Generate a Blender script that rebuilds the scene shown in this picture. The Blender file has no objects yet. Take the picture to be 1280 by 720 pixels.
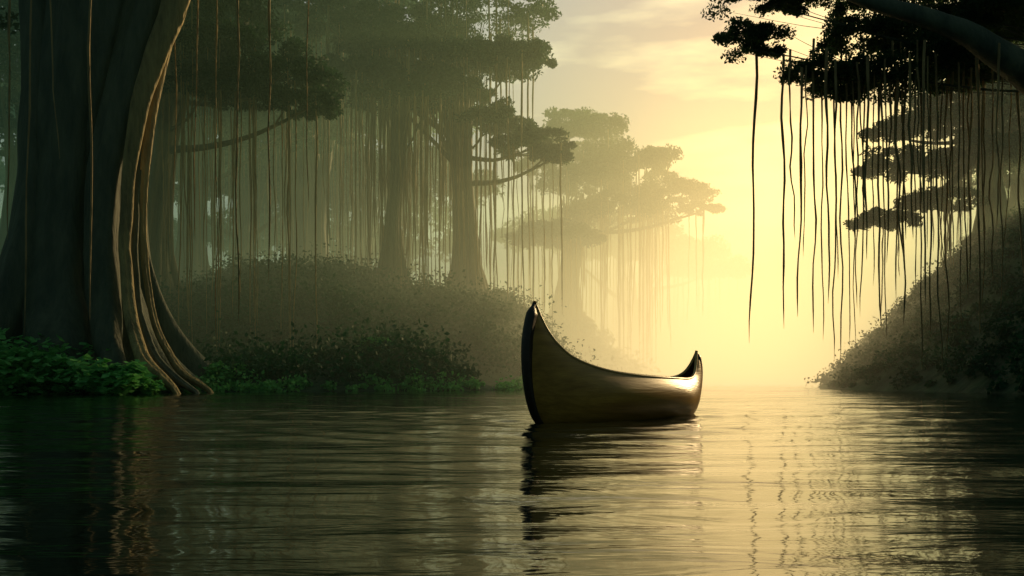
import bpy, math, random
import numpy as np
from mathutils import Vector
rng = np.random.default_rng(7); random.seed(7)
S = bpy.context.scene; C = S.collection
F = 1244.4; HC = 0.6; HY = 472.0
def PX(px, Y): return (px-640.0)/F*Y
def PZ(py, Y): return HC+(HY-py)/F*Y

# ---------------------------------------------------------------- materials
def mat(name):
    m = bpy.data.materials.new(name); m.use_nodes = True
    nt = m.node_tree; nt.nodes.clear()
    return m, nt, nt.nodes, nt.links
def ramp(N, stops):
    r = N.new('ShaderNodeValToRGB'); e = r.color_ramp.elements
    while len(e) < len(stops): e.new(0.5)
    for k, (p, c) in enumerate(stops): e[k].position = p; e[k].color = (*c, 1)
    return r
def bark_mat(name, dark, light, sc=(1.2,1.2,0.25), bump=0.6, det=1.0):
    m, nt, N, L = mat(name)
    o = N.new('ShaderNodeOutputMaterial'); b = N.new('ShaderNodeBsdfPrincipled')
    b.inputs['Roughness'].default_value = 0.7
    tc = N.new('ShaderNodeTexCoord'); mp = N.new('ShaderNodeMapping'); mp.inputs['Scale'].default_value = sc
    n1 = N.new('ShaderNodeTexNoise'); n1.inputs['Scale'].default_value = 1.5*det; n1.inputs['Detail'].default_value = 8; n1.inputs['Roughness'].default_value = .65
    n2 = N.new('ShaderNodeTexNoise'); n2.inputs['Scale'].default_value = 6*det; n2.inputs['Detail'].default_value = 6
    r = ramp(N, [(0.3, dark), (0.7, light)])
    bp = N.new('ShaderNodeBump'); bp.inputs['Strength'].default_value = bump; bp.inputs['Distance'].default_value = 0.15
    L.new(tc.outputs['Object'], mp.inputs[0]); L.new(mp.outputs[0], n1.inputs[0]); L.new(mp.outputs[0], n2.inputs[0])
    L.new(n1.outputs[0], r.inputs[0]); L.new(r.outputs[0], b.inputs['Base Color'])
    L.new(n2.outputs[0], bp.inputs['Height']); L.new(bp.outputs[0], b.inputs['Normal']); L.new(b.outputs[0], o.inputs[0])
    return m
def leaf_mat(name, dark, light, trans=0.35, sc=0.6):
    m, nt, N, L = mat(name)
    o = N.new('ShaderNodeOutputMaterial'); b = N.new('ShaderNodeBsdfPrincipled'); b.inputs['Roughness'].default_value = 0.6
    b.inputs['Specular IOR Level'].default_value = .2
    t = N.new('ShaderNodeBsdfTranslucent'); mx = N.new('ShaderNodeMixShader'); mx.inputs[0].default_value = trans
    tc = N.new('ShaderNodeTexCoord'); n1 = N.new('ShaderNodeTexNoise'); n1.inputs['Scale'].default_value = sc; n1.inputs['Detail'].default_value = 6; n1.inputs['Roughness'].default_value = .7
    r = ramp(N, [(0.35, dark), (0.68, light)])
    L.new(tc.outputs['Object'], n1.inputs[0]); L.new(n1.outputs[0], r.inputs[0])
    L.new(r.outputs[0], b.inputs['Base Color']); L.new(r.outputs[0], t.inputs['Color'])
    L.new(b.outputs[0], mx.inputs[1]); L.new(t.outputs[0], mx.inputs[2]); L.new(mx.outputs[0], o.inputs[0])
    return m
M = {}
M['bark'] = bark_mat('bark', (.02,.034,.022), (.10,.115,.068), bump=.5)
M['bark_rimlit'] = bark_mat('bark_rimlit', (.10,.075,.03), (.46,.34,.13), sc=(1.6,1.6,.3), bump=.7)  # golden sun rim put into the bark colour of the right-hand buttress roots
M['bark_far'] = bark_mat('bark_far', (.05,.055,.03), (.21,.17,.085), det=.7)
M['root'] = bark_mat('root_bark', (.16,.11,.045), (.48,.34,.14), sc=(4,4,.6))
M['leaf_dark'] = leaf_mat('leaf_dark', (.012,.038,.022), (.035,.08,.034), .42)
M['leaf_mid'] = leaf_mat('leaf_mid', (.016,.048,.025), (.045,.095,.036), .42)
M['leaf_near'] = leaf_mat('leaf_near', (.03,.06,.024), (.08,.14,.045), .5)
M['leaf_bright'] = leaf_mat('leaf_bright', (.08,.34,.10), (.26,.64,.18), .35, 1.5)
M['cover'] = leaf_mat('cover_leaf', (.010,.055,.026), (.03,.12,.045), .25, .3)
def ground_mat():
    m, nt, N, L = mat('soil')
    o = N.new('ShaderNodeOutputMaterial'); b = N.new('ShaderNodeBsdfPrincipled'); b.inputs['Roughness'].default_value = .9
    tc = N.new('ShaderNodeTexCoord'); n1 = N.new('ShaderNodeTexNoise'); n1.inputs['Scale'].default_value = .7; n1.inputs['Detail'].default_value = 9
    r = ramp(N, [(0.35, (.008,.028,.013)), (0.65, (.022,.07,.028))])
    bp = N.new('ShaderNodeBump'); bp.inputs['Strength'].default_value = 1; bp.inputs['Distance'].default_value = .4
    L.new(tc.outputs['Object'], n1.inputs[0]); L.new(n1.outputs[0], r.inputs[0]); L.new(r.outputs[0], b.inputs['Base Color'])
    L.new(n1.outputs[0], bp.inputs['Height']); L.new(bp.outputs[0], b.inputs['Normal']); L.new(b.outputs[0], o.inputs[0])
    return m
M['ground'] = ground_mat()
def water_mat():
    m, nt, N, L = mat('water')
    o = N.new('ShaderNodeOutputMaterial'); b = N.new('ShaderNodeBsdfPrincipled')
    b.inputs['Base Color'].default_value = (.004,.010,.006,1); b.inputs['Roughness'].default_value = .05; b.inputs['IOR'].default_value = 1.45
    tc = N.new('ShaderNodeTexCoord'); mp = N.new('ShaderNodeMapping'); mp.inputs['Scale'].default_value = (.7,1.9,1)
    n1 = N.new('ShaderNodeTexNoise'); n1.inputs['Scale'].default_value = 1.3; n1.inputs['Detail'].default_value = 4; n1.inputs['Roughness'].default_value = .5; n1.inputs['Distortion'].default_value = .6
    bp = N.new('ShaderNodeBump'); bp.inputs['Strength'].default_value = .5; bp.inputs['Distance'].default_value = .045
    L.new(tc.outputs['Object'], mp.inputs[0]); L.new(mp.outputs[0], n1.inputs[0])
    L.new(n1.outputs[0], bp.inputs['Height']); L.new(bp.outputs[0], b.inputs['Normal']); L.new(b.outputs[0], o.inputs[0])
    return m
M['water'] = water_mat()
def wood_mat(name, dark, light, rough=.45, sc=(3,3,8), spec=.5, bump=.25):
    m, nt, N, L = mat(name)
    o = N.new('ShaderNodeOutputMaterial'); b = N.new('ShaderNodeBsdfPrincipled'); b.inputs['Roughness'].default_value = rough
    b.inputs['Specular IOR Level'].default_value = spec
    tc = N.new('ShaderNodeTexCoord'); mp = N.new('ShaderNodeMapping'); mp.inputs['Scale'].default_value = sc
    n1 = N.new('ShaderNodeTexNoise'); n1.inputs['Scale'].default_value = 1.2; n1.inputs['Detail'].default_value = 8; n1.inputs['Roughness'].default_value = .6
    n2 = N.new('ShaderNodeTexNoise'); n2.inputs['Scale'].default_value = 5; n2.inputs['Detail'].default_value = 5
    r = ramp(N, [(0.25, dark), (0.75, light)])
    bp = N.new('ShaderNodeBump'); bp.inputs['Strength'].default_value = bump; bp.inputs['Distance'].default_value = .012
    L.new(tc.outputs['Object'], mp.inputs[0]); L.new(mp.outputs[0], n1.inputs[0]); L.new(mp.outputs[0], n2.inputs[0])
    L.new(n1.outputs[0], r.inputs[0]); L.new(r.outputs[0], b.inputs['Base Color'])
    L.new(n2.outputs[0], bp.inputs['Height']); L.new(bp.outputs[0], b.inputs['Normal']); L.new(b.outputs[0], o.inputs[0])
    return m
M['hull'] = wood_mat('hull_wood', (.26,.12,.018), (.62,.34,.06), .38, (.5,6,9), .3, .3)
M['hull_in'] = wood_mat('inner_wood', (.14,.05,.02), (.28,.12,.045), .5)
M['gunwale'] = wood_mat('gunwale_wood', (.45,.27,.08), (.8,.52,.18), .35)
M['trim'] = wood_mat('trim_wood', (.02,.013,.008), (.055,.035,.02), .4)

# ---------------------------------------------------------------- mesh helpers
def mesh_obj(name, V, Fc, m, parent=None, smooth=True):
    me = bpy.data.meshes.new(name)
    V = np.asarray(V, dtype=np.float32); Fc = np.asarray(Fc, dtype=np.int32)
    n = Fc.shape[1]
    me.vertices.add(len(V)); me.vertices.foreach_set('co', V.ravel())
    me.loops.add(Fc.size); me.loops.foreach_set('vertex_index', Fc.ravel())
    me.polygons.add(len(Fc)); me.polygons.foreach_set('loop_start', np.arange(len(Fc), dtype=np.int32)*n)
    me.update(calc_edges=True)
    if smooth: me.polygons.foreach_set('use_smooth', np.ones(len(Fc), dtype=bool))
    me.materials.append(m)
    o = bpy.data.objects.new(name, me); C.objects.link(o)
    if parent: o.parent = parent
    return o
class MB:
    def __init__(s): s.v=[]; s.f=[]; s.n=0
    def add(s, V, Fc): s.v.append(np.asarray(V,float)); s.f.append(np.asarray(Fc)+s.n); s.n+=len(V)
    def build(s, name, m, parent=None, off=(0,0,0), smooth=True):
        V = np.concatenate(s.v)-np.asarray(off); return mesh_obj(name, V, np.concatenate(s.f), m, parent, smooth)
def clean_tube(pts, rad, sides=8, flute=0.0, nf=5, ph=0.0, tw=0.0):
    P = np.asarray(pts, float); n = len(P); rad = np.broadcast_to(np.asarray(rad,float),(n,))
    T = np.gradient(P, axis=0); T /= np.linalg.norm(T,axis=1)[:,None]+1e-9
    u = np.cross(T[0], [0.31,0.87,0.11]); u /= np.linalg.norm(u)
    V=[]; th = np.linspace(0, 2*np.pi, sides, endpoint=False)
    for i in range(n):
        u = u-T[i]*np.dot(u,T[i]); u /= np.linalg.norm(u)+1e-9; w = np.cross(T[i],u)
        rr = rad[i]*(1+flute*np.sin(nf*th+ph+tw*i)+.5*flute*np.sin((2*nf+1)*th+2*ph-tw*i))
        V.append(P[i]+np.outer(rr*np.cos(th),u)+np.outer(rr*np.sin(th),w))
    V = np.concatenate(V); i0=np.arange(n*sides).reshape(n,sides); i1=np.roll(i0,-1,1)
    return V, np.stack([i0[:-1],i1[:-1],i1[1:],i0[1:]],-1).reshape(-1,4)
def spline(ctrl, n):
    P = np.asarray(ctrl,float); m=len(P); out=[]
    Q = np.concatenate([[2*P[0]-P[1]],P,[2*P[-1]-P[-2]]])
    for t in np.linspace(0, m-1, n):
        i = min(int(t), m-2); f=t-i
        p0,p1,p2,p3 = Q[i],Q[i+1],Q[i+2],Q[i+3]
        out.append(.5*((2*p1)+(-p0+p2)*f+(2*p0-5*p1+4*p2-p3)*f*f+(-p0+3*p1-3*p2+p3)*f**3))
    return np.array(out)
def wob(pts, a):
    n=len(pts); r=rng.normal(0,a,(n,3)); r[:,2]*=.2
    k=np.array([.25,.5,.25])
    for c in range(3): r[:,c]=np.convolve(r[:,c],k,'same')
    return pts+r
def leaves(P, size, up=.5, asp=.55):
    n=len(P); a=rng.normal(size=(n,3)); a/=np.linalg.norm(a,axis=1)[:,None]
    nr=rng.normal(size=(n,3)); nr/=np.linalg.norm(nr,axis=1)[:,None]; nr[:,2]+=up
    b=np.cross(nr,a); b/=np.linalg.norm(b,axis=1)[:,None]+1e-9; a=np.cross(b,nr); a/=np.linalg.norm(a,axis=1)[:,None]+1e-9
    s=(size*rng.uniform(.6,1.3,n))[:,None]
    V=np.stack([P-a*s*.6, P+b*s*asp*.5, P+a*s*.6, P-b*s*asp*.5],1).reshape(-1,3)
    return V,np.arange(4*n).reshape(n,4)
def clumps(pad, nsub, per, rs, flat=.5):
    cx,cy,cz,rx,ry,rz = pad
    th=rng.uniform(0,2*np.pi,nsub); r=np.sqrt(rng.uniform(0,1,nsub))
    z=np.sqrt(np.clip(1-r*r,0,1))*rng.uniform(.0,1.0,nsub)-.3
    c=np.stack([cx+r*np.cos(th)*rx, cy+r*np.sin(th)*ry, cz+z*rz],1)
    c+=rng.normal(0,.06,(nsub,3))*[rx,ry,rz]
    rr=rs*rng.uniform(.45,1.15,nsub)
    d=rng.normal(size=(nsub,per,3)); d/=np.linalg.norm(d,axis=2)[:,:,None]
    d*=rng.uniform(.35,1.08,(nsub,per,1)); d[:,:,2]*=flat
    return (c[:,None,:]+d*rr[:,None,None]).reshape(-1,3)

# ---------------------------------------------------------------- terrain
_ph = rng.uniform(0,6.28,(14,)); _k = rng.normal(0,1,(14,2))
def nz(x,y,s):
    v=0
    for i in range(14): v=v+np.sin(_k[i,0]*x*s+_k[i,1]*y*s+_ph[i])
    return v/14**.5
def shore(x,y):
    x=np.asarray(x,float); y=np.asarray(y,float)
    yl=np.interp(x,[-60,-14,-8,8,30],[36.5,37.5,42,52,61])
    xl=np.interp(y,[40,50,62,80,100,130,170],[-2,1.2,3.5,9,14,19,18])
    w=nz(x,y,.25)*.7
    dl=np.minimum(y-yl,xl-x)+w
    xr=np.interp(y,[0,30,36,48,60,80,120,170],[26,20,18,16.2,18.6,26,40,46])
    dr=x-xr+w
    return dl,dr,y-190+w
def H(x,y):
    x=np.asarray(x,float); y=np.asarray(y,float)
    dl,dr,df=shore(x,y); d=np.maximum(np.maximum(dl,dr),df)
    z=np.where(d<0, np.maximum(-1.5,d*.5), .45*(1-np.exp(-np.maximum(d,0)/1.2)))
    def mound(cx,cy,rx,ry,h,p=.8):
        r2=((x-cx)/rx)**2+((y-cy)/ry)**2
        return h*np.maximum(0,1-r2)**p
    rl=np.clip(dl/4,0,1)
    z=z+rl*(np.maximum(np.maximum(mound(-15,66,17,16,6.6,.9),mound(-4.5,67,9.5,15,5.6,1.0)),mound(-38,72,26,24,7))+mound(1,104,11,14,2.6,1.2)+mound(-25,105,45,30,6))
    dd=np.maximum(dr,0)
    z=z+12*np.tanh(.6*dd**1.24/12)*np.interp(y,[0,95,140],[1,1,.2])
    z=z+np.clip(df/12,0,1)*2
    z=z+np.clip(dl/6,0,1)*(nz(x,y,.3)*.75+nz(x+9,y,.6)*.3)+np.clip(d/3,0,1)*(nz(x,y,.9)*.12)
    return z
xs=np.linspace(-150,150,301); ys=np.concatenate([np.linspace(5,120,260),np.linspace(121,400,70)])
XX,YY=np.meshgrid(xs,ys); ZZ=H(XX,YY)
nx,ny=len(xs),len(ys); idx=np.arange(nx*ny).reshape(ny,nx)
Fq=np.stack([idx[:-1,:-1],idx[:-1,1:],idx[1:,1:],idx[1:,:-1]],-1).reshape(-1,4)
g=mesh_obj('ground',np.stack([XX,YY,ZZ],-1).reshape(-1,3),Fq,M['ground']); g['kind']='structure'

# ---------------------------------------------------------------- water
CB=np.array([0.19,13.0]); CA=np.array([.65,.76]); CA=CA/np.linalg.norm(CA)
def wz(x,y):
    z=0
    for (lam,ang,a) in [(4.3,20,.012),(3.1,-6,.011),(1.7,-14,.0068),(1.15,9,.0040),(.70,-9,.0018),(.42,16,.0008)]:
        k=2*np.pi/lam; t=math.radians(ang)
        fade=np.clip((lam*45-y)/(lam*22),0,1)
        mod=.6+.5*np.sin(x*.35/lam**.5+lam*7+y*.13)*np.sin(y*.21+lam*3-x*.1)
        z=z+a*fade*mod*np.sin(k*(x*math.sin(t)+y*math.cos(t))+lam*11+1.1*np.sin(x*.55+lam*5))
    for (c,a,lm) in [(CB+CA*.5,.012,.8),(CB+CA*2.5,.006,.6),(CB+CA*4.2,.007,.7)]:
        r=np.hypot(x-c[0],(y-c[1]))
        z=z+a*np.sin(2*np.pi*r/lm)*np.exp(-r/4)*np.clip(r/.5,0,1)
    return z
yr=np.concatenate([np.linspace(-30,1,12),2.0*np.exp(np.linspace(0,math.log(65/2.0),1050)),np.linspace(67,400,40)])
uu=np.linspace(-1,1,420)
Xw=uu[None,:]*(np.maximum(yr,0)[:,None]*.62+3+np.clip(np.abs(yr[:,None]-20)-16,0,400)*1.0)
Yw=np.repeat(yr[:,None],len(uu),1); Zw=wz(Xw,Yw)*(Yw>1)
idx=np.arange(Xw.size).reshape(Xw.shape)
Fq=np.stack([idx[:-1,:-1],idx[:-1,1:],idx[1:,1:],idx[1:,:-1]],-1).reshape(-1,4)
w=mesh_obj('water',np.stack([Xw,Yw,Zw],-1).reshape(-1,3),Fq,M['water']); w['kind']='structure'

# ---------------------------------------------------------------- canoe
canoe=bpy.data.objects.new('canoe',None); C.objects.link(canoe)
canoe['label']='golden brown wooden canoe with tall curved prow floating empty on the still water'; canoe['category']='canoe'
canoe.location=(CB[0],CB[1],0); canoe.rotation_euler=(0,0,math.atan2(CA[1],CA[0]))
K=[(.16,1.60),(.06,1.42),(-.02,1.12),(-.03,.8),(.01,.5),(.09,.24),(.22,.03),(.44,-.10),(.9,-.17),(2.3,-.18),(3.6,-.14),(4.05,-.06),(4.3,.12),(4.44,.4),(4.48,.7),(4.43,.92),(4.36,1.03)]
G=[(.16,1.60),(.22,1.45),(.29,1.30),(.38,1.16),(.50,1.03),(.70,.88),(1.0,.765),(1.4,.68),(1.9,.63),(2.5,.60),(3.1,.582),(3.6,.575),(3.92,.60),(4.1,.66),(4.22,.77),(4.30,.9),(4.36,1.03)]
ns=96; Kc=spline([(a,0,b) for a,b in K],ns); Gc=spline([(a,0,b) for a,b in G],ns)
s=Gc[:,0]; s=(s-s[0])/(s[-1]-s[0]); s=np.clip(s,0,1)
beam=.46*np.sin(np.pi*np.clip(s,0,1))**.8
nphi=19; phi=np.linspace(0,np.pi/2,nphi)
def hull_side(sgn, inset=0.0):
    V=[]
    for i in range(ns):
        t=1-np.cos(phi); b=max(beam[i]-inset,0)*np.sin(phi)**.95
        b=b*(1+.30*np.sin(np.clip(t,0,1)*np.pi))
        V.append(np.stack([Kc[i,0]+(Gc[i,0]-Kc[i,0])*t, sgn*b, Kc[i,2]+inset*(1-t)*.8+(Gc[i,2]-Kc[i,2]-inset*(1-t)*.8)*t],1))
    return np.concatenate(V)
def gridF(a,b,flip=False):
    idx=np.arange(a*b).reshape(a,b); q=np.stack([idx[:-1,:-1],idx[:-1,1:],idx[1:,1:],idx[1:,:-1]],-1).reshape(-1,4)
    return q[:,::-1] if flip else q
mb=MB()
for sg in (-1,1): mb.add(hull_side(sg),gridF(ns,nphi,sg>0))
mb.build('hull',M['hull'],canoe)
mb=MB()
for sg in (-1,1): mb.add(hull_side(sg,.035),gridF(ns,nphi,sg<0))
mb.build('inner_lining',M['hull_in'],canoe)
for sg in (-1,1):
    P=np.stack([Gc[:,0],sg*np.maximum(beam-.012,0),Gc[:,2]+.005],1)
    mb=MB(); mb.add(*clean_tube(P,np.full(ns,.024),8)); mb.build('gunwale',M['gunwale'],canoe)
for nm,sl in (('prow_band',slice(0,44)),('stern_band',slice(ns-30,ns))):
    P=Kc[sl].copy(); n=len(P); mb=MB()
    T=np.gradient(P,axis=0); T/=np.linalg.norm(T,axis=1)[:,None]+1e-9
    nrm=np.stack([T[:,2],0*T[:,0],-T[:,0]],1)
    cen=np.array([1.4,0,.9]) if nm=='prow_band' else np.array([3.2,0,.7])
    for i in range(n):
        if np.dot(nrm[i],P[i]-cen)<0: nrm[i]=-nrm[i]
    wd=.055 if nm=='prow_band' else .04
    ring=[(-wd*1.25,-1.0),(-wd*1.1,0.1),(-wd*.5,.42),(wd*.5,.42),(wd*1.1,.1),(wd*1.25,-1.0)]
    V=[]
    tap=np.clip(np.minimum(np.arange(n),n-1-np.arange(n))/5,.35,1)
    for i in range(n):
        for (yy,dd) in ring: V.append(P[i]+nrm[i]*dd*.075*tap[i]+np.array([0,yy*tap[i],0]))
    V=np.array(V); m_=len(ring); i0=np.arange(n*m_).reshape(n,m_); i1=np.roll(i0,-1,1)
    Fc=np.stack([i0[:-1],i1[:-1],i1[1:],i0[1:]],-1).reshape(-1,4)
    b0=(n-1)*m_; Fc=np.concatenate([Fc,[(0,1,2,3),(0,3,4,5),(b0+3,b0+2,b0+1,b0),(b0+5,b0+4,b0+3,b0)]])
    mb.add(V,Fc); mb.build(nm,M['trim'],canoe,smooth=False)
for u0 in (1.35,3.25):
    i=int(np.argmin(abs(Gc[:,0]-u0))); b=beam[i]-.03; z=Gc[i,2]-.07
    V=[(u0-.08,-b,z),(u0+.08,-b,z),(u0+.08,b,z),(u0-.08,b,z),(u0-.08,-b,z+.03),(u0+.08,-b,z+.03),(u0+.08,b,z+.03),(u0-.08,b,z+.03)]
    Fc=[(0,3,2,1),(4,5,6,7),(0,1,5,4),(1,2,6,5),(2,3,7,6),(3,0,4,7)]
    mesh_obj('thwart',V,Fc,M['hull_in'],canoe,False)

# ---------------------------------------------------------------- trees
def thing(name,label,cat,loc,group=None):
    o=bpy.data.objects.new(name,None); C.objects.link(o); o.location=loc; o['label']=label; o['category']=cat
    if group: o['group']=group
    return o
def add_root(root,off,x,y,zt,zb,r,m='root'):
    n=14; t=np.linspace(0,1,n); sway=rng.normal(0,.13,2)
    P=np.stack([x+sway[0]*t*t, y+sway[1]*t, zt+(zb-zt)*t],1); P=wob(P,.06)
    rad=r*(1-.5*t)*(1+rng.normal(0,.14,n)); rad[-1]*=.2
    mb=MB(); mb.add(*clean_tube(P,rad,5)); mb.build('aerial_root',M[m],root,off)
def banyan(name,label,base,top,r0,pads,nroot,leafs=.3,lm='leaf_mid',bm='bark_far',stems=6,dens=1.0,rr=(.03,.07),rootlist=(),rs=None,reach=.5,flare=2.0,group=None,limbr=.12,twigs=4):
    bx,by=base; bz=float(H(bx,by))-.3; off=(bx,by,bz)
    root=thing(name,label,'tree',off,group)
    top=np.array(top,float); mb=MB(); h=top[2]-bz
    core=spline([(bx,by,bz),(bx+(top[0]-bx)*.25,by+(top[1]-by)*.3,bz+h*.4),tuple(top)],22)
    tt=np.linspace(0,1,22); tp=1-.75*np.clip((tt-.6)/.4,0,1)**1.5
    mb.add(*clean_tube(core,r0*(.7+ (flare-.7)*np.exp(-tt*7))*tp,20,flute=.14,nf=5,ph=bx,tw=.08))
    for k in range(stems):
        a=2*np.pi*k/stems+rng.uniform(-.3,.3); rad=r0*rng.uniform(.2,.38); P=[]
        tn=np.linspace(0,1,16)
        for t in tn:
            i=int(t*21); rrr=r0*(.68+(flare*1.3-.68)*math.exp(-t*6))*(1-.12*t)+r0*2.2*max(0,t-.65)**1.3*2; an=a+t*.4
            P.append(core[i]+np.array([math.cos(an)*rrr,math.sin(an)*rrr,0]))
        mb.add(*clean_tube(wob(np.array(P),r0*.05),rad*(1-.3*tn)*(1-.7*np.clip((tn-.7)/.3,0,1)),8))
    mb.build('trunk',M[bm],root,off)
    for pd in pads:
        c=np.array(pd[:3]); c2=c-[0,0,pd[5]*.35]; dist=np.linalg.norm(c2-top)
        t0=core[int(rng.integers(13,18))]
        mid=t0+(c2-t0)*.5+np.array([0,0,-.06*dist])
        P=wob(spline([t0,mid,c2],14),.1); lr=min(r0*.36,limbr+dist*.02)
        lb=MB(); lb.add(*clean_tube(P,np.linspace(lr,lr*.3,14),9,flute=.08,nf=3))
        for _ in range(twigs):
            e=c+rng.uniform(-.6,.6,3)*np.array(pd[3:6])*[1,1,.6]; q=P[10]
            lb.add(*clean_tube(spline([q,(q+e)/2+[0,0,-.1],e],7),np.linspace(lr*.3,lr*.08,7),5))
        lb.build('limb',M[bm],root,off)
    LP=[]
    for pd in pads:
        R=rs or max(.5,.26*min(pd[3],pd[5]*2))
        nsub=int(min(200,max(26,3.6*pd[3]*pd[4]/(R*R))))
        per=int(np.clip(14*dens*(R/leafs)**2,40,230))
        LP.append(clumps(pd,nsub,per,R))
    LP=np.concatenate(LP); V,Fc=leaves(LP,leafs); mesh_obj('crown',V-np.array(off),Fc,M[lm],root,False)
    A=np.array([p[3]*p[4] for p in pads]); A=A/A.sum()
    for _ in range(nroot):
        pd=pads[rng.choice(len(pads),p=A)]; a=rng.uniform(0,6.28); q=math.sqrt(rng.uniform(0,.85))
        x=pd[0]+pd[3]*q*math.cos(a); y=pd[1]+pd[4]*q*math.sin(a); zt=pd[2]-.15*pd[5]
        gz=max(float(H(x,y)),0)
        zb=gz-.2 if (rng.random()<reach and gz>.1) else gz+(zt-gz)*rng.uniform(.03,.45)
        add_root(root,off,x,y,zt,zb,rng.uniform(*rr))
    for (px,yt,yb,Y,r) in rootlist: add_root(root,off,PX(px,Y),Y,PZ(yt,Y),PZ(yb,Y),r)
    return root
def pad(px,py,Y,rx,rz,ry=None): return (PX(px,Y),Y,PZ(py,Y),rx,ry or rx,rz)

# giant left banyan -------------------------------------------------
gx,gy=PX(88,40),41.5; gz=float(H(gx,gy))-.4; goff=(gx,gy,gz)
T1=thing('banyan_tree','giant dark banyan trunk with flowing buttress roots at the left edge of the water','tree',goff)
nzv=80; zz=np.linspace(0,21,nzv); th=np.linspace(0,2*np.pi,200,endpoint=False); V=[]
for z in zz:
    R=2.0+2.6*math.exp(-z/2.3)+.6*math.exp(-z/6)+.03*max(0,z-8)**1.2
    cx=gx+ .0045*max(0,z-5)**2.2 - .15*math.sin(z*.25); cy=gy+.1*math.sin(z*.3)
    t2=th+.05*z*np.sin(th*2+1); am=.08+.14*math.exp(-z/5)
    fl=1+am*(np.abs(np.sin(4.5*t2+.6))**.7-.5)*1.2+am*.4*np.sin(8*t2+z*.15)+am*.16*np.sin(17*t2-z*.1+1)
    V.append(np.stack([cx+R*fl*np.cos(th),cy+.8*R*fl*np.sin(th),np.full(200,gz+z)],1))
V=np.concatenate(V); i0=np.arange(nzv*200).reshape(nzv,200); i1=np.roll(i0,-1,1)
Fq=np.stack([i0[:-1],i1[:-1],i1[1:],i0[1:]],-1).reshape(-1,4)
mesh_obj('trunk',V-np.array(goff),Fq,M['bark'],T1)
def W(px,py,Y): return (PX(px,Y),Y,PZ(py,Y))
buts=[
 ([(240,-60,40),(214,20,39.6),(178,120,39.2),(161,220,38.8),(157,310,38.3),(164,400,37.6),(187,458,36.6),(224,488,36)],[.56,.48,.36,.25,.22,.24,.26,.12],'bark_rimlit'),
 ([(200,-40,40.6),(166,90,40.2),(140,200,39.7),(130,300,39.2),(132,390,38.4),(142,446,37.5),(162,484,36.5),(188,496,35.9)],[.8,.8,.75,.65,.58,.45,.3,.1],'bark'),
 ([(222,0,40.6),(196,100,40),(181,200,39.6),(178,300,39.4),(186,370,39.2),(202,425,39),(230,468,38.6),(268,489,38.2)],[.26,.24,.2,.15,.14,.15,.16,.08],'bark_rimlit'),
 ([(208,10,40.4),(184,110,39.9),(170,220,39.4),(168,310,39),(175,390,38.4),(194,446,37.8),(222,474,37.2),(250,490,36.8)],[.3,.28,.22,.16,.14,.15,.16,.08],'bark'),
 ([(100,-20,40.8),(90,120,40.4),(80,250,40.2),(72,370,39.4),(76,440,38.0),(80,492,36.6)],[1.1,1.1,1.1,1.1,1,.5],'bark'),
 ([(60,-10,41.4),(60,130,41),(52,240,40.6),(34,330,39.8),(2,410,38.8),(-40,455,37.9),(-90,488,37)],[1.1,1.1,1.05,1.05,1,.8,.3],'bark'),
]
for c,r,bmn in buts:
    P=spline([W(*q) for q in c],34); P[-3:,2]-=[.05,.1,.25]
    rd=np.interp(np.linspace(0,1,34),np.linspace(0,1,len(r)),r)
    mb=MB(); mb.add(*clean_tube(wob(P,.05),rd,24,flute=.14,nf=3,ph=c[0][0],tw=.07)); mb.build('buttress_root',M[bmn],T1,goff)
gp=[(-23,45,21,7,5,2.5),(-14,44,20.5,6,4,2.2),(-8,43,20.5,4,3,1.6),(-31,46,19,7,5,2.5),(-17,49,23,7,6,3)]
for c in gp:
    t0=np.array([gx+1.0,gy,gz+18.0]); c2=np.array(c[:3])-[0,0,.5]
    P=wob(spline([t0,(t0+c2)/2+[0,0,.8],c2],14),.1)
    mb=MB(); mb.add(*clean_tube(P,np.linspace(.8,.25,14),10,flute=.08,nf=3)); mb.build('limb',M['bark'],T1,goff)
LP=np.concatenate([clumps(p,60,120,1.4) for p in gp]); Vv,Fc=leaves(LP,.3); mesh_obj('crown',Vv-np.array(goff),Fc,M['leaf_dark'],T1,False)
for (px,yb,Y,r) in [(116,400,34.5,.06),(38,420,36,.045),(297,405,39,.06),(337,352,40,.055),(248,300,40,.035),(14,300,37,.05),(60,200,37,.035),(385,260,42,.035),(218,250,41,.035),(270,440,43,.035)]:
    add_root(T1,goff,PX(px,Y),Y,20.0,PZ(yb,Y),r)

banyan('banyan_tree','dark banyan crown sloping down just right of the giant trunk',(PX(190,57),57),(PX(225,55),55,21),.9,
  [pad(300,60,53,3.2,2.0),pad(345,100,52,3.2,1.5),pad(385,128,52,2.0,1.0),pad(260,20,54,3.4,2.4),pad(200,-10,56,5,3),pad(262,100,53,2.2,1.3),pad(310,115,52,2.4,1.0),pad(215,70,55,2.4,1.6)],60,.2,'leaf_dark','bark_far',6,1.2,limbr=.02,twigs=2,rr=(.025,.06))
banyan('banyan_tree','tall many stemmed banyan on the mound in the middle of the left bank',(PX(585,69),69),(PX(568,70),70,22),.85,
  [pad(440,35,70,4.2,2.4),pad(520,55,71,5.0,2.8),pad(590,78,69,4,2.0),pad(640,72,68,2.8,1.8),pad(480,-20,72,6,3),pad(600,10,71,4.8,2.8),pad(662,178,69,2.8,1.4),pad(612,150,69,2.8,1.4),pad(395,5,70,3.2,2.2),pad(690,195,69,1.4,.8),pad(560,120,70,3,1.6)],98,.24,'leaf_mid','bark_far',13,1.25,flare=2.3,limbr=.03,rr=(.03,.085))
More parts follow.
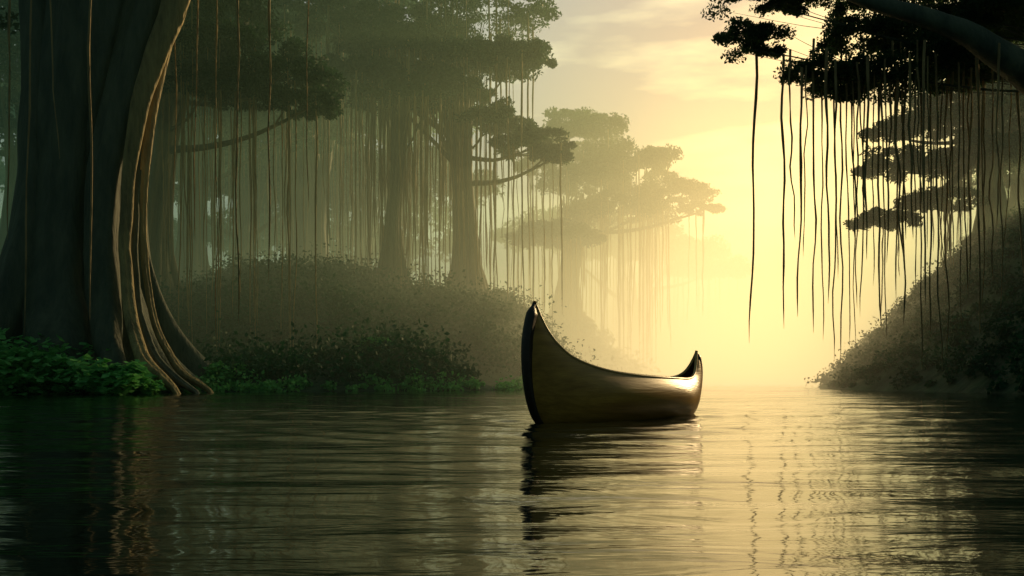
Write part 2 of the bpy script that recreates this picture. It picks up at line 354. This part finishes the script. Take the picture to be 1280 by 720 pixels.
banyan('banyan_tree','slimmer banyan with forked stems left of the tall mound banyan',(PX(488,66),66),(PX(508,67),67,22),.5,
  [pad(500,118,67,3.2,1.8),pad(455,100,68,3.6,2.0),pad(545,105,68,2.8,1.6),pad(505,60,68,3,2)],75,.24,'leaf_mid','bark_far',5,1.2,flare=2.6,limbr=.03,rr=(.03,.085))
banyan('banyan_tree','thick misty banyan trunk standing far back behind the bushy mound',(PX(385,90),90),(PX(385,90),90,26),1.8,
  [pad(380,60,90,8,4.5),pad(440,90,90,5,3),pad(320,60,92,7,4.5),pad(400,-20,92,10,6),pad(385,110,90,4,2.5)],50,.42,'leaf_mid','bark_far',8,.9,rr=(.04,.1))
banyan('banyan_tree','misty leaning banyan with stepped crown beside the golden glow',(PX(706,100),100),(PX(728,100),100,19),1.1,
  [pad(725,165,100,5.2,3.4),pad(785,200,100,5,3),pad(840,238,100,3.8,2.0),pad(876,260,100,2.2,1.1),pad(692,294,96,4.6,1.5),pad(775,262,101,5.4,2.6),pad(695,200,101,4,3),pad(740,225,100,5,2.4)],75,.32,'leaf_mid','bark_far',7,1.05,reach=.7,limbr=.03,rr=(.05,.11))
banyan('banyan_tree','faint farthest banyan almost lost in the golden mist',(PX(800,140),140),(PX(812,140),140,17),1.5,
  [pad(830,312,140,8,3),pad(770,300,140,9,4),pad(885,335,142,6,2.6),pad(700,290,142,9,4)],50,.5,'leaf_mid','bark_far',5,.9,reach=.8,rr=(.06,.14))
lb=['background banyan at the far left edge behind the giant trunk','background banyan seen between giant trunk and its hanging roots','background banyan behind the bushes left of the thick misty trunk','background banyan filling the gap behind the slimmer forked banyan']
for k,(px,Y) in enumerate([(20,75),(235,82),(300,100),(450,108)]):
    banyan('banyan_tree',lb[k],(PX(px,Y),Y),(PX(px,Y)+1,Y,22),1.2,
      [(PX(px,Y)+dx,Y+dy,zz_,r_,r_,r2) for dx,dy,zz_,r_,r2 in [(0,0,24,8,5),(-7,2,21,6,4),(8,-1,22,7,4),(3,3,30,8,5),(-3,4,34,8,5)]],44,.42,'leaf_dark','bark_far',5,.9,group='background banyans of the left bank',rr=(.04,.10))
rl=[]
for (px,yb) in [(943,435),(979,410),(986,300),(1001,400),(1008,330),(1017,425),(1027,432),(1033,380),(1046,455),(1052,462),(1058,430),(1064,300),(1071,385),(1080,400),(1086,330),(1091,360),(1097,405),(1103,425),(1112,330),(1118,380),(1122,345),(1130,410),(1137,300),(1143,370),(1150,462),(1156,380),(1163,420),(1170,470),(1176,340),(1183,440),(1190,330),(1198,400),(1205,380),(1213,350),(1222,420),(1231,300),(1240,350),(1252,390),(1264,320),(1040,350),(1067,440),(1076,260),(1108,280),(1127,300),(1146,250),(1160,310),(1187,260),(1210,290),(1228,410),(1247,280),(1272,400)]:
    rl.append((px,rng.uniform(48,85),yb+rng.uniform(-10,6),37+rng.uniform(-2.5,2.5),rng.uniform(.03,.062)))
T10=banyan('banyan_tree','overhanging banyan at the right edge trailing long roots over the water',(29,36.5),(27.5,36.5,14),1.2,
  [pad(938,48,38,1.5,1.3),pad(955,-10,38,2.0,1.3),pad(1020,-28,38,2.6,1.0),pad(1035,92,38,1.7,.75),pad(1095,100,38,2.0,.95),pad(1165,70,38,2.2,1.1),pad(1090,45,39,1.9,.9),pad(1230,30,39,2.6,1.2),pad(1290,10,38,3.5,2),pad(1150,-10,39,3.4,1.3),pad(1225,85,38,2.0,.9)],0,.145,'leaf_near','bark',6,.9,rootlist=rl,reach=0,rs=.55,limbr=-.3,twigs=3)
P=spline([(28,36.5,12),W(1500,190,35.5),W(1400,150,35.5),W(1300,105,35.5),W(1240,62,35),W(1170,26,35),W(1090,2,35.5),W(1000,-30,36.5),W(940,-30,37.5)],34)
mb=MB(); mb.add(*clean_tube(wob(P,.05),np.interp(np.linspace(0,1,34),[0,.4,.6,1],[.85,.6,.36,.12]),16,flute=.07,nf=3)); o=mb.build('limb',M['bark'],T10,T10.location)
banyan('banyan_tree','misty banyan on the right slope behind the hanging roots',(PX(1245,58),58),(PX(1215,58),58,18),.7,
  [pad(1130,205,57,2.5,1.4),pad(1105,275,56,1.8,.8),pad(1175,150,58,3.0,1.6),pad(1230,110,58,3.5,2.2),pad(1175,250,57,2.2,1.1),pad(1290,140,58,4,3),pad(1110,165,57,1.3,.7),pad(1225,190,58,3,1.6)],46,.21,'leaf_mid','bark_far',6,1.1,reach=.5,limbr=.02,rr=(.025,.06))
banyan('banyan_tree','dim banyan standing high on the right slope at the frame edge',(PX(1285,66),66),(PX(1280,66),66,23),.9,
  [pad(1280,60,66,5,3),pad(1220,40,67,4,2.4),pad(1330,120,66,5,3),pad(1270,200,64,4,3)],24,.3,'leaf_mid','bark_far',6,1.0)

# ---------------------------------------------------------------- undergrowth
def scatter(name,n,xr,yr,cond,rad,per,size,m,kind='stuff',flat=.7):
    x=rng.uniform(*xr,n); y=rng.uniform(*yr,n); dl,dr,df=shore(x,y); d=np.maximum(np.maximum(dl,dr),df)
    k=cond(x,y,dl,dr,d); x=x[k];y=y[k]; z=H(x,y); n=len(x)
    r=rad*(.35+rng.gamma(2.0,.28,n)).clip(.35,2.2)
    dd=rng.normal(size=(n,per,3)); dd/=np.linalg.norm(dd,axis=2)[:,:,None]; dd*=rng.uniform(.4,1.1,(n,per,1)); dd[:,:,2]*=flat
    P=(np.stack([x,y,z+r*.3],1)[:,None,:]+dd*r[:,None,None]).reshape(-1,3)
    V,Fc=leaves(P,size,.6,.7); o=mesh_obj(name,V,Fc,M[m],None,False); o['kind']=kind; return o
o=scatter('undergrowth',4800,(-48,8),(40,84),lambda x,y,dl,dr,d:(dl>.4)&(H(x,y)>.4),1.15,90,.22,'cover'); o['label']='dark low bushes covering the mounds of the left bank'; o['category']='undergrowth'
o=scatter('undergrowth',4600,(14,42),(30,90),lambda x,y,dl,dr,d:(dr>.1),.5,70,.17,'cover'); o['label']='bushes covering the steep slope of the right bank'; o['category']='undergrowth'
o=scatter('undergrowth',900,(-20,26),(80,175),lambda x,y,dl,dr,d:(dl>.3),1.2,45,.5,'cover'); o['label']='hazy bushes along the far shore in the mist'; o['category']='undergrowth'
o=scatter('ground_cover',3600,(-28,3),(35,56),lambda x,y,dl,dr,d:(dl>-.15)&(dl<np.where(x<-12,3.0,.9)),.34,45,.17,'leaf_bright'); o['label']='low green waterside plants along the left shoreline'; o['category']='plants'
LPs=[]
for x0 in np.arange(-110,-6,7.0):
    for zc in (10,18,26,34): LPs.append(clumps((x0+rng.uniform(-2,2),128+rng.uniform(-4,4),zc+rng.uniform(-2,2),7,5,5),30,70,2.4))
for x0 in np.arange(56,120,7.0):
    for zc in (14,22): LPs.append(clumps((x0,110,zc,7,5,5),26,70,2.4))
V,Fc=leaves(np.concatenate(LPs),.7); o=mesh_obj('distant_forest',V,Fc,M['leaf_mid'],None,False); o['kind']='stuff'; o['label']='far off wall of misty forest behind the banyans'; o['category']='forest'
def shrub(px,Y,R,label,sz=.3):
    x=PX(px,Y); z=max(0.02,float(H(x,Y))); t=thing('leafy_shrub',label,'shrub',(x,Y,z),'leafy shrubs on the left bank')
    LP=[]; mb=MB()
    for k in range(24):
        a=rng.uniform(0,6.28); q=R*math.sqrt(rng.random()); e=np.array([q*math.cos(a),q*math.sin(a),R*rng.uniform(.25,.95)*(1-.4*q/R)])
        mb.add(*clean_tube(spline([(0,0,-.1),e*[.5,.5,.6],e],6),np.linspace(.03,.01,6),5))
        d=rng.normal(size=(44,3)); d/=np.linalg.norm(d,axis=1)[:,None]; LP.append(e+d*rng.uniform(.5,1.1,(44,1))*R*.38)
    mb.build('stem',M['bark'],t); V,Fc=leaves(np.concatenate(LP),sz,1.6,.8); mesh_obj('foliage',V,Fc,M['leaf_bright'],t,False)
L=['broad leafy green shrub at the far left edge of the bank','second green shrub from the left edge on the bank','rounded green shrub left of the giant trunk base','low green shrub directly before the left buttress root','small green shrub at the foot of the giant trunk','bright green shrub between the golden buttress roots','small green shrub just right of the golden buttress root','low shrub on the shore below the bushy mound']
for k,(px,Y,R) in enumerate([(5,36.8,2.3),(58,36.6,2.0),(25,35.8,1.5),(100,35.8,1.3),(146,35.0,1.1),(182,35.4,.5),(282,41.8,.8),(470,48,.7)]): shrub(px,Y,R,L[k])

# ---------------------------------------------------------------- mist : fog volumes thinning with height; added emission stands in for scattered light
def op(nt,o,a,b=None,c=None):
    n=nt.nodes.new('ShaderNodeMath'); n.operation=o
    for k,v in enumerate((a,b,c)):
        if v is None: continue
        if isinstance(v,(int,float)): n.inputs[k].default_value=v
        else: nt.links.new(v,n.inputs[k])
    return n.outputs[0]
def mist(name,mn,mx,res,fn,g,col,k_em,ec,label,step):
    m=bpy.data.materials.new(name); m.use_nodes=True; N=m.node_tree.nodes; Lk=m.node_tree.links; N.clear()
    m.cycles.volume_step_rate=step
    o=N.new('ShaderNodeOutputMaterial'); pv=N.new('ShaderNodeVolumePrincipled')
    pv.inputs['Color'].default_value=(*col,1); pv.inputs['Density'].default_value=1; pv.inputs['Anisotropy'].default_value=g
    at=N.new('ShaderNodeAttribute'); at.attribute_name='density'
    ml=N.new('ShaderNodeMath'); ml.operation='MULTIPLY'; ml.inputs[1].default_value=k_em; Lk.new(at.outputs['Fac'],ml.inputs[0]); Lk.new(ml.outputs[0],pv.inputs['Emission Strength'])
    pv.inputs['Emission Color'].default_value=(*ec,1); Lk.new(pv.outputs[0],o.inputs['Volume'])
    nt=bpy.data.node_groups.new(name+'_field','GeometryNodeTree')
    nt.interface.new_socket('Geometry',in_out='INPUT',socket_type='NodeSocketGeometry'); nt.interface.new_socket('Geometry',in_out='OUTPUT',socket_type='NodeSocketGeometry')
    go=nt.nodes.new('NodeGroupOutput'); vc=nt.nodes.new('GeometryNodeVolumeCube'); sm=nt.nodes.new('GeometryNodeSetMaterial'); sm.inputs['Material'].default_value=m
    vc.inputs['Min'].default_value=mn; vc.inputs['Max'].default_value=mx
    for a,b in zip('XYZ',res): vc.inputs['Resolution '+a].default_value=b
    ps=nt.nodes.new('GeometryNodeInputPosition'); sp=nt.nodes.new('ShaderNodeSeparateXYZ'); nt.links.new(ps.outputs[0],sp.inputs[0])
    ns_=nt.nodes.new('ShaderNodeTexNoise'); ns_.inputs['Scale'].default_value=.05; ns_.inputs['Detail'].default_value=3; nt.links.new(ps.outputs[0],ns_.inputs['Vector'])
    nt.links.new(fn(nt,sp.outputs[0],sp.outputs[1],sp.outputs[2],ns_.outputs[0]),vc.inputs['Density'])
    nt.links.new(vc.outputs[0],sm.inputs['Geometry']); nt.links.new(sm.outputs[0],go.inputs[0])
    me=bpy.data.meshes.new(name); me.materials.append(m); ob=bpy.data.objects.new(name,me); C.objects.link(ob)
    md=ob.modifiers.new('field','NODES'); md.node_group=nt
    ob['kind']='stuff'; ob['label']=label; ob['category']='mist'
def smooth(nt,v,a,b):
    n=nt.nodes.new('ShaderNodeMapRange'); n.interpolation_type='SMOOTHSTEP'; nt.links.new(v,n.inputs[0]); n.inputs[1].default_value=a; n.inputs[2].default_value=b; return n.outputs[0]
def gauss(nt,v,c,w):
    d=op(nt,'DIVIDE',op(nt,'SUBTRACT',v,c),w); return op(nt,'EXPONENT',op(nt,'MULTIPLY',op(nt,'MULTIPLY',d,d),-1.0))
def f_green(nt,x,y,z,n):
    xc=op(nt,'SUBTRACT',x,op(nt,'MULTIPLY',y,.23))
    d=op(nt,'MULTIPLY',smooth(nt,y,28,66),.0205)
    d=op(nt,'MULTIPLY',d,op(nt,'MULTIPLY_ADD',gauss(nt,xc,0,13),-.65,1.0))
    d=op(nt,'MULTIPLY',d,op(nt,'EXPONENT',op(nt,'MULTIPLY',z,-1/21)))
    d=op(nt,'MULTIPLY',d,op(nt,'MULTIPLY_ADD',n,1.4,.3))
    return op(nt,'MULTIPLY',d,op(nt,'SUBTRACT',1.0,smooth(nt,z,30,44)))
def f_gold(nt,x,y,z,n):
    xc=op(nt,'SUBTRACT',x,op(nt,'MULTIPLY',y,.22))
    d=op(nt,'MULTIPLY',op(nt,'ADD',gauss(nt,xc,0,23),op(nt,'MULTIPLY',gauss(nt,xc,1,9),.9)),gauss(nt,y,108,58))
    d=op(nt,'MULTIPLY',d,smooth(nt,y,38,68))
    d=op(nt,'MULTIPLY',d,op(nt,'EXPONENT',op(nt,'MULTIPLY',z,-1/9.5)))
    d=op(nt,'MULTIPLY',d,op(nt,'MULTIPLY_ADD',n,1.2,.4))
    d=op(nt,'MULTIPLY',d,op(nt,'SUBTRACT',1.0,smooth(nt,z,22,32)))
    return op(nt,'MULTIPLY',d,.047)
mist('mist',(-120,25,-1),(120,230,45),(36,38,14),f_green,.4,(.46,.86,.60),.065,(.25,.62,.36),'thin mist with added faint green glow filling the air between the far trees',3)
mist('mist',(-44,38,-1),(90,230,33),(36,40,14),f_gold,.5,(1,.84,.52),1.02,(1,.72,.34),'dense mist with added golden glow hanging over the far end of the channel',3)

# ---------------------------------------------------------------- sky and sun
AZ=math.radians(41); EL=math.radians(15.5)
wd=bpy.data.worlds.new('World'); S.world=wd; wd.use_nodes=True; nt=wd.node_tree; N=nt.nodes; Lk=nt.links; N.clear()
out=N.new('ShaderNodeOutputWorld'); bg=N.new('ShaderNodeBackground'); bg.inputs[1].default_value=.07
sk=N.new('ShaderNodeTexSky'); sk.sky_type='NISHITA'; sk.sun_disc=False; sk.sun_elevation=EL; sk.sun_rotation=AZ; sk.dust_density=3; sk.air_density=1.2; sk.ozone_density=1
tc=N.new('ShaderNodeTexCoord'); mp=N.new('ShaderNodeMapping'); mp.inputs['Scale'].default_value=(1.6,1.6,7.5); mp.inputs['Location'].default_value=(.9,.2,.45)
n=N.new('ShaderNodeTexNoise'); n.inputs['Scale'].default_value=2.4; n.inputs['Detail'].default_value=6; n.inputs['Roughness'].default_value=.5
Lk.new(tc.outputs['Generated'],mp.inputs[0]); Lk.new(mp.outputs[0],n.inputs[0])
dp=N.new('ShaderNodeVectorMath'); dp.operation='DOT_PRODUCT'; a2,e2=math.radians(17),math.radians(10)
dp.inputs[1].default_value=(math.sin(a2)*math.cos(e2),math.cos(a2)*math.cos(e2),math.sin(e2)); Lk.new(tc.outputs['Generated'],dp.inputs[0])
hz=ramp(N,[(0.0,(.020,.040,.034)),(.55,(.055,.088,.074)),(.84,(.26,.30,.26)),(.93,(.43,.42,.32)),(.975,(.62,.47,.26)),(1.0,(1.0,.64,.25))])
hz.color_ramp.interpolation='LINEAR'; m1=op(nt,'MULTIPLY_ADD',dp.outputs['Value'],.5,.5); m1=op(nt,'POWER',m1,2.5); Lk.new(m1,hz.inputs[0])
r=ramp(N,[(.43,(1,1,1)),(.55,(.50,.44,.60))]); Lk.new(n.outputs[0],r.inputs[0])
mx=N.new('ShaderNodeMix'); mx.data_type='RGBA'; mx.blend_type='MULTIPLY'; mx.inputs[0].default_value=.85; Lk.new(hz.outputs[0],mx.inputs[6]); Lk.new(r.outputs[0],mx.inputs[7])
sc=N.new('ShaderNodeVectorMath'); sc.operation='SCALE'; sc.inputs['Scale'].default_value=31; Lk.new(mx.outputs[2],sc.inputs[0])
m2=N.new('ShaderNodeMix'); m2.data_type='RGBA'; m2.inputs[0].default_value=.9; Lk.new(sk.outputs[0],m2.inputs[6]); Lk.new(sc.outputs[0],m2.inputs[7])
Lk.new(m2.outputs[2],bg.inputs[0]); Lk.new(bg.outputs[0],out.inputs[0])
sd=bpy.data.lights.new('sun','SUN'); sd.energy=5; sd.angle=math.radians(3); sd.color=(1,.70,.33)
so=bpy.data.objects.new('sun',sd); C.objects.link(so)
v=Vector((math.sin(AZ)*math.cos(EL),math.cos(AZ)*math.cos(EL),math.sin(EL))); so.rotation_euler=v.to_track_quat('Z','Y').to_euler()
cd=bpy.data.cameras.new('camera'); cd.lens=35; cd.sensor_width=36; cd.shift_y=(HY-360)/1280; cd.clip_end=1500; cd.clip_start=.05
co=bpy.data.objects.new('camera',cd); C.objects.link(co); co.location=(0,0,HC); co.rotation_euler=(math.radians(90),0,0); S.camera=co
S.view_settings.view_transform='Standard'; S.view_settings.look='None'; S.view_settings.exposure=0
